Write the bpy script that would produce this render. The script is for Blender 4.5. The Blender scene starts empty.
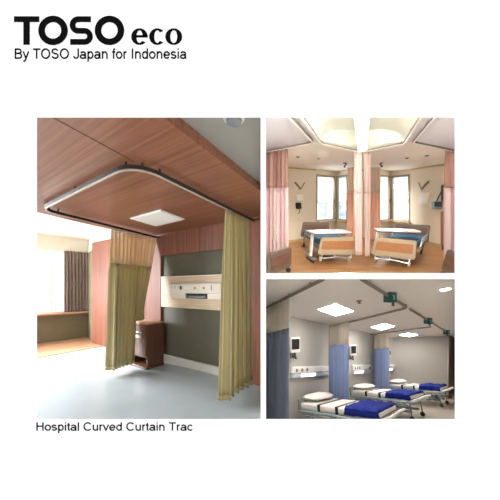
import bpy, bmesh, math, random
from mathutils import Vector, Matrix
random.seed(7)
SC = bpy.context.scene
COL = SC.collection
PI = math.pi

# ------------------------------------------------------------------ rooms
# Three room sets stand behind a white showroom wall.  Each set has its own
# datum (z at y = 0, height 0) and its own rake (stage slope along +y).
EYE = 1.5
SLOPE = {'A': 0.0, 'B': 0.36, 'C': -0.288}
def zz(r, y, h): return EYE + SLOPE[r] * y + h
def P3(r, p, h): return Vector((p[0], p[1], zz(r, p[1], h)))
FL = -1.5                      # floor height below the datum, all rooms
CA, CB, CC = 1.1, 1.03, 0.96   # ceiling heights above the datum

# ------------------------------------------------------------------ materials
def newmat(name):
    m = bpy.data.materials.new(name); m.use_nodes = True
    nt = m.node_tree
    return m, nt, nt.nodes['Principled BSDF'], nt.nodes['Material Output']
def srgb(h):
    h = h.lstrip('#'); v = [int(h[i:i+2], 16) / 255 for i in (0, 2, 4)]
    return tuple(c / 12.92 if c <= .04045 else ((c + .055) / 1.055) ** 2.4 for c in v) + (1,)
def plain(name, col, rough=.6, metal=0., var=.06, scale=9., spec=.4, bump=0.):
    m, nt, b, out = newmat(name)
    c = srgb(col)
    n = nt.nodes.new('ShaderNodeTexNoise'); n.inputs['Scale'].default_value = scale
    n.inputs['Detail'].default_value = 4
    tc = nt.nodes.new('ShaderNodeTexCoord'); nt.links.new(tc.outputs['Object'], n.inputs['Vector'])
    r = nt.nodes.new('ShaderNodeValToRGB')
    r.color_ramp.elements[0].position = .3; r.color_ramp.elements[1].position = .7
    r.color_ramp.elements[0].color = tuple(x * (1 - var) for x in c[:3]) + (1,)
    r.color_ramp.elements[1].color = tuple(min(1, x * (1 + var)) for x in c[:3]) + (1,)
    nt.links.new(n.outputs['Fac'], r.inputs['Fac']); nt.links.new(r.outputs['Color'], b.inputs['Base Color'])
    b.inputs['Roughness'].default_value = rough; b.inputs['Metallic'].default_value = metal
    b.inputs['Specular IOR Level'].default_value = spec
    if bump:
        bp = nt.nodes.new('ShaderNodeBump'); bp.inputs['Strength'].default_value = bump
        bp.inputs['Distance'].default_value = .01
        nt.links.new(n.outputs['Fac'], bp.inputs['Height']); nt.links.new(bp.outputs['Normal'], b.inputs['Normal'])
    return m
def wood(name, c1, c2, ang=0., tilt=None, along=.7, across=26., rough=.4, spec=.4, planks=0., detail=5):
    """streaky grain; ang = direction of the grain in plan, or tilt='Z' for vertical grain"""
    m, nt, b, out = newmat(name)
    tc = nt.nodes.new('ShaderNodeTexCoord'); mp = nt.nodes.new('ShaderNodeMapping'); mp.vector_type = 'TEXTURE'
    mp.inputs['Rotation'].default_value = (0, 0, ang)
    nt.links.new(tc.outputs['Object'], mp.inputs['Vector'])
    s = nt.nodes.new('ShaderNodeVectorMath'); s.operation = 'MULTIPLY'
    s.inputs[1].default_value = (across, across, along) if tilt == 'Z' else (along, across, across)
    nt.links.new(mp.outputs['Vector'], s.inputs[0])
    n = nt.nodes.new('ShaderNodeTexNoise'); n.inputs['Scale'].default_value = 1.; n.inputs['Detail'].default_value = detail
    n.inputs['Roughness'].default_value = .65
    nt.links.new(s.outputs['Vector'], n.inputs['Vector'])
    r = nt.nodes.new('ShaderNodeValToRGB')
    r.color_ramp.elements[0].position = .32; r.color_ramp.elements[1].position = .68
    r.color_ramp.elements[0].color = srgb(c1); r.color_ramp.elements[1].color = srgb(c2)
    nt.links.new(n.outputs['Fac'], r.inputs['Fac'])
    last = r.outputs['Color']
    if planks:
        bk = nt.nodes.new('ShaderNodeTexBrick'); bk.inputs['Scale'].default_value = 1.
        bk.inputs['Brick Width'].default_value = planks * 7; bk.inputs['Row Height'].default_value = planks
        bk.inputs['Mortar Size'].default_value = .004
        bk.inputs['Color1'].default_value = (1, 1, 1, 1); bk.inputs['Color2'].default_value = (.8, .78, .75, 1)
        bk.inputs['Mortar'].default_value = (.45, .4, .36, 1)
        nt.links.new(mp.outputs['Vector'], bk.inputs['Vector'])
        mx = nt.nodes.new('ShaderNodeMix'); mx.data_type = 'RGBA'; mx.blend_type = 'MULTIPLY'; mx.inputs['Factor'].default_value = 1
        nt.links.new(last, mx.inputs['A']); nt.links.new(bk.outputs['Color'], mx.inputs['B']); last = mx.outputs['Result']
    nt.links.new(last, b.inputs['Base Color'])
    b.inputs['Roughness'].default_value = rough; b.inputs['Specular IOR Level'].default_value = spec
    return m
def emit(name, col, strength):
    m, nt, b, out = newmat(name)
    b.inputs['Base Color'].default_value = (.8, .8, .8, 1)
    b.inputs['Emission Color'].default_value = srgb(col); b.inputs['Emission Strength'].default_value = strength
    return m
def cloth(name, cols, repeat=6., transl=.35, clear=0., weave=260.):
    """woven curtain cloth: vertical stripes over u (metres of cloth), part translucent, clear = open netting"""
    m, nt, b, out = newmat(name)
    uv = nt.nodes.new('ShaderNodeUVMap'); sp = nt.nodes.new('ShaderNodeSeparateXYZ')
    nt.links.new(uv.outputs['UV'], sp.inputs['Vector'])
    mu = nt.nodes.new('ShaderNodeMath'); mu.operation = 'MULTIPLY'; mu.inputs[1].default_value = repeat
    fr = nt.nodes.new('ShaderNodeMath'); fr.operation = 'FRACT'
    nt.links.new(sp.outputs['X'], mu.inputs[0]); nt.links.new(mu.outputs[0], fr.inputs[0])
    r = nt.nodes.new('ShaderNodeValToRGB'); e = r.color_ramp.elements
    while len(e) < len(cols): e.new(.5)
    for i, c in enumerate(cols):
        e[i].position = i / max(1, len(cols) - 1) * .98 if len(cols) > 1 else 0; e[i].color = srgb(c)
    if len(cols) == 1: e[1].color = srgb(cols[0])
    nt.links.new(fr.outputs[0], r.inputs['Fac'])
    nz = nt.nodes.new('ShaderNodeTexNoise'); nz.inputs['Scale'].default_value = weave; nt.links.new(uv.outputs['UV'], nz.inputs['Vector'])
    mx = nt.nodes.new('ShaderNodeMix'); mx.data_type = 'RGBA'; mx.blend_type = 'MULTIPLY'; mx.inputs['Factor'].default_value = .15
    nt.links.new(r.outputs['Color'], mx.inputs['A']); nt.links.new(nz.outputs['Fac'], mx.inputs['B'])
    b.inputs['Roughness'].default_value = .9; b.inputs['Specular IOR Level'].default_value = .1
    nt.links.new(mx.outputs['Result'], b.inputs['Base Color'])
    t = nt.nodes.new('ShaderNodeBsdfTranslucent'); nt.links.new(mx.outputs['Result'], t.inputs['Color'])
    ms = nt.nodes.new('ShaderNodeMixShader'); ms.inputs[0].default_value = transl
    nt.links.new(b.outputs[0], ms.inputs[1]); nt.links.new(t.outputs[0], ms.inputs[2]); last = ms
    if clear:
        tr = nt.nodes.new('ShaderNodeBsdfTransparent'); m2 = nt.nodes.new('ShaderNodeMixShader'); m2.inputs[0].default_value = clear
        nt.links.new(last.outputs[0], m2.inputs[1]); nt.links.new(tr.outputs[0], m2.inputs[2]); last = m2
    nt.links.new(last.outputs[0], out.inputs['Surface'])
    return m
def glass(name, tint='#fcfeff'):
    m, nt, b, out = newmat(name)
    tr = nt.nodes.new('ShaderNodeBsdfTransparent'); tr.inputs['Color'].default_value = srgb(tint)
    gl = nt.nodes.new('ShaderNodeBsdfGlossy'); gl.inputs['Roughness'].default_value = .02
    ms = nt.nodes.new('ShaderNodeMixShader'); ms.inputs[0].default_value = .05
    nt.links.new(tr.outputs[0], ms.inputs[1]); nt.links.new(gl.outputs[0], ms.inputs[2])
    nt.links.new(ms.outputs[0], out.inputs['Surface'])
    return m

AH = math.atan2(1, -1.5)       # plan direction of the head wall in the timber room
M = dict(
    board=plain('white_board', '#fbfbfb', .8, var=.004, spec=.1),
    ink=plain('black_lettering', '#0c0b0b', .8, var=.02, spec=.03),
    plaster=plain('plaster', '#e4e0d8', .85, var=.02),
    a_ceil=wood('laminate_ceiling', '#6a3f2c', '#9b6448', AH, along=.4, across=24., rough=.36, spec=.75),
    a_wall=wood('laminate_wall', '#693a28', '#91583f', 0, 'Z', along=.8, across=24., rough=.55),
    a_grey=plain('grey_paint', '#918d85', .8, var=.03),
    a_green=plain('olive_grey_panel', '#55513f', .6, var=.05),
    a_sage=plain('sage_panel', '#787057', .6, var=.04),
    a_cream=plain('cream_wall', '#e9e2d2', .8, var=.02),
    a_white=plain('white_paint', '#f3f1ec', .8, var=.01),
    a_floor=plain('grey_vinyl', '#9ba5a9', .3, var=.06, scale=2.2, spec=.5),
    a_oak=wood('pale_oak', '#b08060', '#cba07e', math.atan2(1, .853), along=1.2, across=30., rough=.35),
    a_beech=wood('pale_beech', '#c6aa8a', '#dbc5a8', 0, along=2., across=30., rough=.5),
    a_skirt=plain('grey_skirting', '#c6c2b8', .5, var=.03),
    rail_dark=plain('dark_rail', '#3b342e', .4, .3, var=.05),
    rail_light=plain('aluminium', '#cfc9bd', .35, .5, var=.03),
    steel=plain('steel', '#b9bcbe', .42, .85, var=.04),
    chrome=plain('chrome', '#d9dcde', .38, .95, var=.02),
    black=plain('black_plastic', '#1b1b1c', .45, var=.05),
    dark=plain('dark_plastic', '#3a3b3d', .5, var=.05),
    white=plain('white_plastic', '#eceae4', .4, var=.02),
    cream=plain('cream_plastic', '#e6dccb', .45, var=.02),
    diff_off=plain('unlit_diffuser', '#f2eee6', .5, var=.01),
    olive=cloth('olive_cloth', ['#ddd1a6', '#cdc08f', '#e8ddb9', '#d3c697'], 4., .5),
    olive_dim=cloth('straw_netting', ['#d6c79c', '#c6b687', '#dfd2ac'], 5., .4, .12),
    olive_net=cloth('beige_netting', ['#e6cda4', '#dabd90', '#ecd8b4'], 5., .4, .25),
    taupe=cloth('taupe_cloth', ['#a3938a', '#94857d', '#ad9d92'], 4., .25),
    cab=wood('walnut', '#4a2c20', '#6c4736', 0, 'Z', along=1.5, across=40., rough=.4),
    glass=glass('window_glass'),
    b_ceil=plain('warm_white_ceiling', '#efeae1', .85, var=.015),
    b_tile=plain('pale_grey_ceiling', '#e6e8f4', .85, var=.02),
    b_vault=plain('vault_white', '#eceee4', .85, var=.01),
    b_wall=plain('cream_wallpaper', '#d8cdb9', .85, var=.03, scale=30),
    b_floor=wood('oak_floor', '#8d5f35', '#b98a58', 0., along=1.1, across=22., rough=.45, planks=.16),
    b_trim=wood('beech_trim', '#a98a62', '#c3a67c', 0, along=2, across=40., rough=.5),
    b_frame=plain('bronze_frame', '#8f8472', .5, .2, var=.04),
    pink=cloth('pink_striped_cloth', ['#edc9cd', '#f7ecea', '#e0a3ae', '#f5e2e1', '#ecbfc5', '#f6eee4'], 1.5, .4),
    pink_net=cloth('pink_netting', ['#cba59a', '#b98c82', '#d8bbb0', '#b48478'], 1.5, .4, .22),
    peach=cloth('peach_cloth', ['#f8d6c2', '#f2c2a8', '#fbe0d0'], 4., .45),
    peach_net=cloth('peach_netting', ['#f6e4d6', '#f0d6c4', '#f9ece2'], 4., .45, .08),
    rose=cloth('rose_white_cloth', ['#fbf2ee', '#f6dcd5', '#fdf8f5', '#efc3b1'], 2.6, .45),
    bed_shell=plain('bed_taupe', '#b5a488', .45, var=.03),
    bed_shell_dark=plain('bed_grey_brown', '#6d6056', .45, var=.03),
    bed_inset=wood('bed_inset_wood', '#a06a44', '#b58158', 0, along=2., across=28., rough=.4),
    bed_dark=wood('bed_dark_inset', '#5e4238', '#7a5a4c', 0, along=2., across=28., rough=.4),
    blue_matt=plain('blue_mattress', '#22506f', .6, var=.05),
    grey_matt=plain('grey_frame', '#85888a', .45, .3, var=.04),
    table=plain('white_laminate', '#dcdcda', .25, var=.01, spec=.5),
    greyblue=plain('grey_blue_plastic', '#8294a3', .45, var=.04),
    c_wall=plain('greige_wall', '#bab6af', .85, var=.02),
    c_ceil=plain('greige_ceiling', '#e2dbd4', .85, var=.015),
    c_floor=plain('beige_vinyl', '#b5aa9b', .35, var=.06, scale=3.),
    c_rail=plain('grey_rail', '#857a6e', .7, .0, var=.04),
    blue=cloth('blue_cloth', ['#a8b8dc', '#93a5cf', '#b6c4e2', '#9daed6'], 5., .3),
    blue_d=cloth('slate_blue_cloth', ['#a1a9bd', '#8891a8', '#aeb6c8'], 5., .25),
    net=cloth('cream_netting', ['#ddd6c8', '#d0c9ba', '#e4ddd0'], 6., .4, .2),
    taupe_c=cloth('brown_grey_cloth', ['#a89a88', '#98897a', '#b3a593'], 4., .2),
    sheet=plain('white_sheet', '#dcd8d2', .9, var=.03, bump=.2, spec=.1),
    pillow=plain('pillow_white', '#dcd6d0', .9, var=.03, bump=.3, spec=.1),
    navy=plain('navy_blanket', '#1d2b76', .9, var=.12, scale=14, bump=.4, spec=.1),
    strap=plain('black_strap', '#26231f', .7, var=.05),
    cons_low=plain('pale_blue_grey_plastic', '#b9bec4', .4, var=.03),
    c_frame=plain('blue_grey_metal', '#8a9ca1', .4, .3, var=.05),
    teal=plain('teal_sign', '#1d4f4c', .5, var=.08),
    sign_ink=plain('pale_teal_print', '#8fb5b5', .6, var=.03),
    lamp_c=emit('panel_glow', '#fffaf5', 38.),
    lamp_read=emit('reading_lamp_glow', '#f4f6ff', 5.),
    lamp_b=emit('strip_glow', '#fffaf0', 1.3),
    spot=emit('downlight_glow', '#fff4e6', 20.),
    building=plain('pale_render', '#d6e2ea', .8, var=.05),
    build_win=plain('grey_blue_glazing', '#bccdd9', .3, var=.05),
    locker=wood('locker_brown', '#6f4a3a', '#8a6150', 0, 'Z', along=1.5, across=30., rough=.5),
)

# ------------------------------------------------------------------ mesh builder
class MB:
    def __init__(s): s.v = []; s.f = []; s.uv = {}
    def add(s, vs, fs, uvs=None):
        n = len(s.v); s.v += [Vector(v) for v in vs]
        for f in fs:
            s.f.append([n + i for i in f])
        if uvs:
            for i, u in enumerate(uvs): s.uv[n + i] = u
        return s
    def box(s, lo, hi, mtx=None):
        x0, y0, z0 = lo; x1, y1, z1 = hi
        vs = [(x0,y0,z0),(x1,y0,z0),(x1,y1,z0),(x0,y1,z0),(x0,y0,z1),(x1,y0,z1),(x1,y1,z1),(x0,y1,z1)]
        if mtx: vs = [mtx @ Vector(v) for v in vs]
        return s.add(vs, [(0,3,2,1),(4,5,6,7),(0,1,5,4),(1,2,6,5),(2,3,7,6),(3,0,4,7)])
    def prism(s, poly, vec):
        """poly: 3-d points, swept by vec"""
        n = len(poly); vec = Vector(vec)
        vs = [Vector(p) for p in poly] + [Vector(p) + vec for p in poly]
        fs = [tuple(range(n)), tuple(range(2*n-1, n-1, -1))] + [(i, n+i, n+(i+1)%n, (i+1)%n) for i in range(n)]
        return s.add(vs, fs)
    def tube(s, pts, r, n=8, caps=True):
        pts = [Vector(p) for p in pts]; vs = []; fs = []
        prev = None
        for i, p in enumerate(pts):
            d = (pts[min(i+1, len(pts)-1)] - pts[max(i-1, 0)]).normalized()
            a = Vector((0,0,1)) if abs(d.z) < .95 else Vector((1,0,0))
            if prev is not None: u = (prev - d * prev.dot(d)).normalized()
            else: u = d.cross(a).normalized()
            w = d.cross(u); prev = u
            rr = r[i] if isinstance(r, (list, tuple)) else r
            for k in range(n):
                t = 2*PI*k/n; vs.append(p + (u*math.cos(t) + w*math.sin(t)) * rr)
        for i in range(len(pts)-1):
            for k in range(n):
                fs.append((i*n+k, i*n+(k+1)%n, (i+1)*n+(k+1)%n, (i+1)*n+k))
        if caps: fs += [tuple(range(n-1,-1,-1)), tuple(range((len(pts)-1)*n, len(pts)*n))]
        return s.add(vs, fs)
    def cyl(s, a, b, r, n=16): return s.tube([a, b], r, n)
    def sweep(s, pts, w, h, up=(0,0,1)):
        """rectangular section w wide, h high swept along pts, kept level"""
        pts = [Vector(p) for p in pts]; vs = []; fs = []
        for i, p in enumerate(pts):
            d = (pts[min(i+1, len(pts)-1)] - pts[max(i-1, 0)]); d.z = 0; d.normalize()
            nrm = Vector((-d.y, d.x, 0))
            for a, b in ((-.5,-.5),(.5,-.5),(.5,.5),(-.5,.5)): vs.append(p + nrm*w*a + Vector(up)*h*b)
        for i in range(len(pts)-1):
            for k in range(4): fs.append((i*4+k, i*4+(k+1)%4, (i+1)*4+(k+1)%4, (i+1)*4+k))
        m = (len(pts)-1)*4
        fs += [(3,2,1,0),(m,m+1,m+2,m+3)]
        return s.add(vs, fs)
    def lathe(s, prof, n=20, mtx=None):
        vs = []; fs = []
        for r, z in prof:
            for k in range(n):
                v = Vector((r*math.cos(2*PI*k/n), r*math.sin(2*PI*k/n), z)); vs.append(mtx @ v if mtx else v)
        for i in range(len(prof)-1):
            for k in range(n): fs.append((i*n+k, i*n+(k+1)%n, (i+1)*n+(k+1)%n, (i+1)*n+k))
        fs += [tuple(range(n-1,-1,-1)), tuple(range((len(prof)-1)*n, len(prof)*n))]
        return s.add(vs, fs)
    def rbox(s, lo, hi, r=.03, seg=3, mtx=None):
        """box with rounded edges"""
        bm = bmesh.new(); c = [(a+b)/2 for a, b in zip(lo, hi)]; d = [b-a for a, b in zip(lo, hi)]
        bmesh.ops.create_cube(bm, size=1, matrix=Matrix.Translation(c) @ Matrix.Diagonal((*d, 1)))
        bmesh.ops.bevel(bm, geom=bm.edges[:], offset=min(r, min(d)*.49), segments=seg, profile=.5, affect='EDGES')
        bm.verts.index_update()
        vs = [(mtx @ v.co) if mtx else v.co.copy() for v in bm.verts]; fs = [[v.index for v in f.verts] for f in bm.faces]
        bm.free(); return s.add(vs, fs)
    def build(s, name, mat, parent=None, origin=None, smooth=True, bevel=0., solid=0., ang=40):
        me = bpy.data.meshes.new(name)
        o0 = Vector(origin) if origin is not None else Vector((0,0,0))
        me.from_pydata([v - o0 for v in s.v], [], s.f)
        if s.uv:
            ul = me.uv_layers.new(name='UVMap')
            for lp in me.loops: ul.data[lp.index].uv = s.uv.get(lp.vertex_index, (0,0))
        bm = bmesh.new(); bm.from_mesh(me); bmesh.ops.recalc_face_normals(bm, faces=bm.faces[:]); bm.to_mesh(me); bm.free()
        me.materials.append(M[mat] if isinstance(mat, str) else mat)
        if smooth:
            me.shade_smooth()
            me.set_sharp_from_angle(angle=math.radians(ang))
        o = bpy.data.objects.new(name, me); COL.objects.link(o)
        o.location = o0
        if parent is not None: o.parent = parent
        if bevel:
            b = o.modifiers.new('Bevel', 'BEVEL'); b.width = bevel; b.segments = 2; b.limit_method = 'ANGLE'
        if solid:
            b = o.modifiers.new('Solidify', 'SOLIDIFY'); b.thickness = solid; b.offset = 0
        return o
def tag(o, label, cat, group=None):
    o['label'] = label; o['category'] = cat
    if group: o['group'] = group
    return o
def thing(name, label, cat, mtx, group=None):
    o = bpy.data.objects.new(name, None); COL.objects.link(o); o.empty_display_size = .1
    o.matrix_world = mtx
    return tag(o, label, cat, group)
def struct(o): o['kind'] = 'structure'; return o
def copy_tree(o, parent=None):
    c = o.copy(); COL.objects.link(c)
    if parent: c.parent = parent
    for ch in [x for x in SRC.get(o.name, [])]: SRC.setdefault(c.name, []).append(copy_tree(ch, c))
    return c
SRC = {}
def index_tree(o):
    SRC[o.name] = [x for x in COL.objects if x.parent == o]
    for x in SRC[o.name]: index_tree(x)
def dup(src, mtx, label, group=None):
    index_tree(src)
    c = copy_tree(src); c.matrix_world = mtx; c['label'] = label
    if group: c['group'] = group
    return c
def frame(o, x, y):
    """rigid placement: origin, x direction, y direction made square to x"""
    x = Vector(x).normalized(); y = Vector(y); y = (y - x*y.dot(x)).normalized(); z = x.cross(y)
    m = Matrix((x, y, z)).transposed().to_4x4(); m.translation = Vector(o); return m
def onfloor(r, p, d, h=FL):
    """rigid frame standing on the raked plane of room r, local x along plan direction d"""
    s = SLOPE[r]; d = Vector((d[0], d[1], s*d[1])); up = Vector((0, -s, 1)).normalized()
    return frame(P3(r, p, h), d, up.cross(d))
def onceil(r, p, h): return onfloor(r, p, (1, 0), h)
def onwall(r, p, d, h, upright=False):
    """rigid frame on a wall that runs in plan direction d; local x along the wall, z up, y into the wall"""
    s = 0 if upright else SLOPE[r]
    x = Vector((d[0], d[1], s*d[1])); y = Vector((-d[1], d[0], 0))
    return frame(P3(r, p, h), x, y)

# ------------------------------------------------------------------ shell helpers
def wall(name, r, p, q, h0, h1, mat, thick=.06, side=1, holes=(), flat=None):
    """upright wall from plan point p to q; holes (s0, s1, h0, h1) in metres along it; front face on the p-q line"""
    p = Vector(p); q = Vector(q); L = (q-p).length; d = (q-p)/L; n = Vector((-d.y, d.x)) * side * thick
    ss = sorted({0, L, *[a for h in holes for a in h[:2]]}); hh = sorted({h0, h1, *[a for h in holes for a in h[2:4]]})
    mb = MB()
    for i in range(len(ss)-1):
        for j in range(len(hh)-1):
            cs = (ss[i]+ss[i+1])/2; ch = (hh[j]+hh[j+1])/2
            if any(a < cs < b and c < ch < e for a, b, c, e in holes): continue
            pts = []
            for s_, h_ in ((ss[i],hh[j]),(ss[i+1],hh[j]),(ss[i+1],hh[j+1]),(ss[i],hh[j+1])):
                w = p + d*s_; pts.append(P3(r, w, h_))
            mb.prism(pts, (n.x, n.y, 0))
    return struct(mb.build(name, mat, origin=P3(r, p, h0), smooth=False))
def slab(name, r, pts, h, thick, mat):
    mb = MB(); mb.prism([P3(r, p, h) for p in pts], (0, 0, thick))
    return struct(mb.build(name, mat, origin=P3(r, pts[0], h), smooth=False))
def along(p, q, s):
    p = Vector(p); q = Vector(q); d = (q-p).normalized(); return p + d*s
def dist(p, q): return (Vector(q)-Vector(p)).length
def rounded(pts, rad, n=8):
    """plan polyline with its inner corners rounded"""
    pts = [Vector(p) for p in pts]; out = [pts[0]]
    for i in range(1, len(pts)-1):
        a, b, c = pts[i-1], pts[i], pts[i+1]
        u = (a-b).normalized(); v = (c-b).normalized()
        half = u.angle(v)/2; t = min(rad/math.tan(half), (a-b).length*.45, (c-b).length*.45)
        s0 = b+u*t; s1 = b+v*t
        for k in range(n+1):
            f = k/n; out.append(s0*(1-f)**2 + b*2*f*(1-f) + s1*f*f)
    out.append(pts[-1]); return out
def rail(name, r, pts, h, label, group, w=.035, hh=.03, rad=.25, mats=('rail_dark', 'rail_light'), hangers=4, lipw=.8):
    """ceiling curtain track: channel on top, pale slot lip below, small ceiling brackets"""
    path = rounded(pts, rad); c = P3(r, pts[0], h)
    t = thing(name, label, 'curtain rail', Matrix.Translation(c), group)
    path3 = [P3(r, p, h) - c for p in path]
    MB().sweep(path3, w, hh).build('channel', mats[0], t, smooth=False)
    MB().sweep([p + Vector((0,0,-hh*.65)) for p in path3], w*lipw, hh*.32).build('slot_lip', mats[1], t, smooth=False)
    n = len(path3)
    for k in range(hangers):
        i = int((k+.5)/hangers*(n-1)); f = (k+.5)/hangers*(n-1)-i
        p = path3[i].lerp(path3[min(i+1, n-1)], f)
        MB().cyl(p+Vector((0,0,hh*.4)), p+Vector((0,0,hh*.5+.03)), w*.3, 10).build('ceiling_bracket', mats[0], t)
    return t
def curtain(name, r, pts, top, bot, label, folds, amp, parts, group=None, cat='curtain', gather=None, seed=1, flare=1.3, thick=.004):
    """hanging cloth on a plan path; parts = [(part name, h of its lower edge, material)] from the top down"""
    rnd = random.Random(seed)
    pts = [Vector(p) for p in pts]; seg = [0]
    for a, b in zip(pts, pts[1:]): seg.append(seg[-1] + (b-a).length)
    L = seg[-1]; N = folds*10
    ph = [rnd.uniform(-.5, .5) for _ in range(folds+2)]; am = [rnd.uniform(.65, 1.25) for _ in range(folds+2)]
    base = (pts[0]+pts[-1])/2
    org = P3(r, base, bot)
    t = thing(name, label, cat, Matrix.Translation(org), group)
    def at(u):
        s = u*L
        for i in range(len(pts)-1):
            if s <= seg[i+1] or i == len(pts)-2:
                d = (pts[i+1]-pts[i]).normalized(); return pts[i] + d*(s-seg[i]), Vector((-d.y, d.x)), d
    cols = []
    for i in range(N+1):
        u = i/N; k = u*folds; j = int(min(k, folds-.001)); f = k-j
        p0 = ph[j]*(1-f)+ph[j+1]*f; a0 = am[j]*(1-f)+am[j+1]*f
        cols.append((u, math.sin(2*PI*k + p0), math.sin(4*PI*k+p0*2), a0))
    def vert(c, w, h):
        u, s1, s2, a0 = c
        if gather: uu = gather(u, w)
        else: uu = u
        p, n, d = at(min(1, max(0, uu)))
        e = uu-min(1, max(0, uu)); p = p + d*e*L
        a = amp*a0*(.55+.45*min(1, w*3))*(1+(flare-1)*w)
        p = p + n*(a*s1) + d*(a*.35*s2)
        return P3(r, p, h) - org
    h0 = top
    for nm, h1, mat in parts:
        mb = MB(); R = max(2, int(abs(h0-h1)/.12)); vs = []; uv = []
        for j in range(R+1):
            h = h0+(h1-h0)*j/R; w = (top-h)/(top-bot)
            for c in cols: vs.append(vert(c, w, h)); uv.append((c[0]*folds*amp*4.2, h))
        fs = [(j*(N+1)+i, j*(N+1)+i+1, (j+1)*(N+1)+i+1, (j+1)*(N+1)+i) for j in range(R) for i in range(N)]
        mb.add(vs, fs, uv); mb.build(nm, mat, t, ang=80, solid=thick)
        h0 = h1
    return t

# ================================================================== DISPLAY WALL
D = 1.4
def px(x, y): return (( x-250)/250*D, EYE+(288-y)/250*D)
OPEN = [(37, 117.6, 260.6, 419), (266, 117.6, 454.6, 273.2), (266, 279.2, 454.8, 419)]
def wall_front():
    mb = MB(); y0, y1 = D, D+.03
    xs = sorted({-2.2, 2.2, *[px(o[i], 0)[0] for o in OPEN for i in (0, 2)]}); zs = sorted({.0, 3.5, *[px(0, o[i])[1] for o in OPEN for i in (1, 3)]})
    for i in range(len(xs)-1):
        for j in range(len(zs)-1):
            cx, cz = (xs[i]+xs[i+1])/2, (zs[j]+zs[j+1])/2
            if any(px(a,0)[0] < cx < px(c,0)[0] and px(0,d)[1] < cz < px(0,b)[1] for a, b, c, d in OPEN): continue
            mb.add([(xs[i],y0,zs[j]),(xs[i+1],y0,zs[j]),(xs[i+1],y0,zs[j+1]),(xs[i],y0,zs[j+1])], [(0,1,2,3)])
    # splayed reveals of the three openings, and the back skin
    for a, b, c, d in OPEN:
        q = [Vector((px(x,0)[0], y0, px(0,y)[1])) for x, y in ((a,b),(c,b),(c,d),(a,d))]
        cc = sum(q, Vector())/4; k = [v + (v-cc)*.0 + Vector((math.copysign(.0, v.x), .0, 0)) for v in q]
        e = [Vector((EYEV.x+(v.x-EYEV.x)*(y1/y0)+math.copysign(.002, v.x-cc.x), y1, EYEV.z+(v.z-EYEV.z)*(y1/y0)+math.copysign(.002, v.z-cc.z))) for v in q]
        for i in range(4): mb.add([q[i], q[(i+1)%4], e[(i+1)%4], e[i]], [(0,1,2,3)])
    return struct(mb.build('wall_front', 'board', smooth=False))
EYEV = Vector((0, 0, EYE))
wall_front()

def arcstrip(cx, cy, ro, ri, a0, a1, n=40):
    """flat ring segment in picture-plane units: outer radii ro, inner radii ri"""
    outer = [(cx+ro[0]*math.cos(t), cy+ro[1]*math.sin(t)) for t in [a0+(a1-a0)*i/n for i in range(n+1)]]
    inner = [(cx+ri[0]*math.cos(t), cy+ri[1]*math.sin(t)) for t in [a0+(a1-a0)*i/n for i in range(n+1)]]
    return outer, inner
def letter_mesh(mb, strips, org, th=.0015):
    """strips: (outer, inner) polylines in board units, raised from the wall face"""
    def w(p): x, z = px(p[0], p[1]); return Vector((x, D-.0005, z)) - org
    for o_, i_ in strips:
        n = len(o_)
        a = [w(p) for p in o_]; b = [w(p) for p in i_]; f = Vector((0, -th, 0))
        vs = a + b + [v+f for v in a] + [v+f for v in b]; fs = []
        for k in range(n-1):
            fs += [(k,k+1,n+k+1,n+k), (2*n+k,3*n+k,3*n+k+1,2*n+k+1), (k,2*n+k,2*n+k+1,k+1), (n+k,n+k+1,3*n+k+1,3*n+k)]
        fs += [(0,n,3*n,2*n), (n-1,3*n-1,4*n-1,2*n-1)]
        mb.add(vs, fs)
def board_pt(x, y):
    a, b = px(x, y); return Vector((a, D, b))
t = thing('header_word', 'heaviest black capital letters at the top left of the white wall', 'lettering', Matrix.Translation(board_pt(68, 45)))
o_ = board_pt(68, 45)
mb = MB(); letter_mesh(mb, [([(14.2,16.6),(39.4,16.6)], [(14.2,22.2),(39.4,22.2)]), ([(23.6,22.2),(29.9,22.2)], [(23.6,44.9),(29.9,44.9)])], o_)
mb.build('letter', 'ink', t, smooth=False)
for cx in (53.2, 109.6):
    mb = MB(); letter_mesh(mb, [arcstrip(cx, 30.6, (14.7,14.6), (8.2,8.3), 0, 2*PI, 56)], o_); mb.build('letter', 'ink', t, smooth=False)
def ess():
    # bold S: two half rings joined by bars
    s = []
    s.append(([(78.5,16.6),(91,16.6)], [(78.5,22.2),(91,22.2)]))
    s.append(arcstrip(78.5, 25.2, (8.6,8.6), (3.0,3.0), -PI/2, -1.5*PI, 24))
    s.append(([(78.5,28.2),(84.5,28.2)], [(78.5,33.8),(84.5,33.8)]))
    s.append(arcstrip(84.5, 36.55, (8.4,8.35), (2.8,2.75), -PI/2, PI/2, 24))
    s.append(([(70.4,39.3),(84.5,39.3)], [(70.4,44.9),(84.5,44.9)]))
    return s
mb = MB(); letter_mesh(mb, ess(), o_); mb.build('letter', 'ink', t, smooth=False)
o_ = board_pt(157, 45)
t = thing('header_small_word', 'medium size bold lower case black letters on the white wall after the heavy capitals', 'lettering', Matrix.Translation(o_))
mb = MB(); letter_mesh(mb, [arcstrip(139.6, 36.8, (8.2,8.2), (3.1,6.4), .75, 2*PI, 36), ([(135.4,35.4),(147.8,35.4)], [(135.4,37.6),(147.8,37.6)])], o_); mb.build('letter', 'ink', t, smooth=False)
mb = MB(); letter_mesh(mb, [arcstrip(157.4, 36.8, (8.1,8.2), (3.1,6.4), .75, 2*PI-.75, 36)], o_); mb.build('letter', 'ink', t, smooth=False)
mb = MB(); letter_mesh(mb, [arcstrip(173.8, 36.8, (8.4,8.2), (3.5,6.5), 0, 2*PI, 44)], o_); mb.build('letter', 'ink', t, smooth=False)
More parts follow.
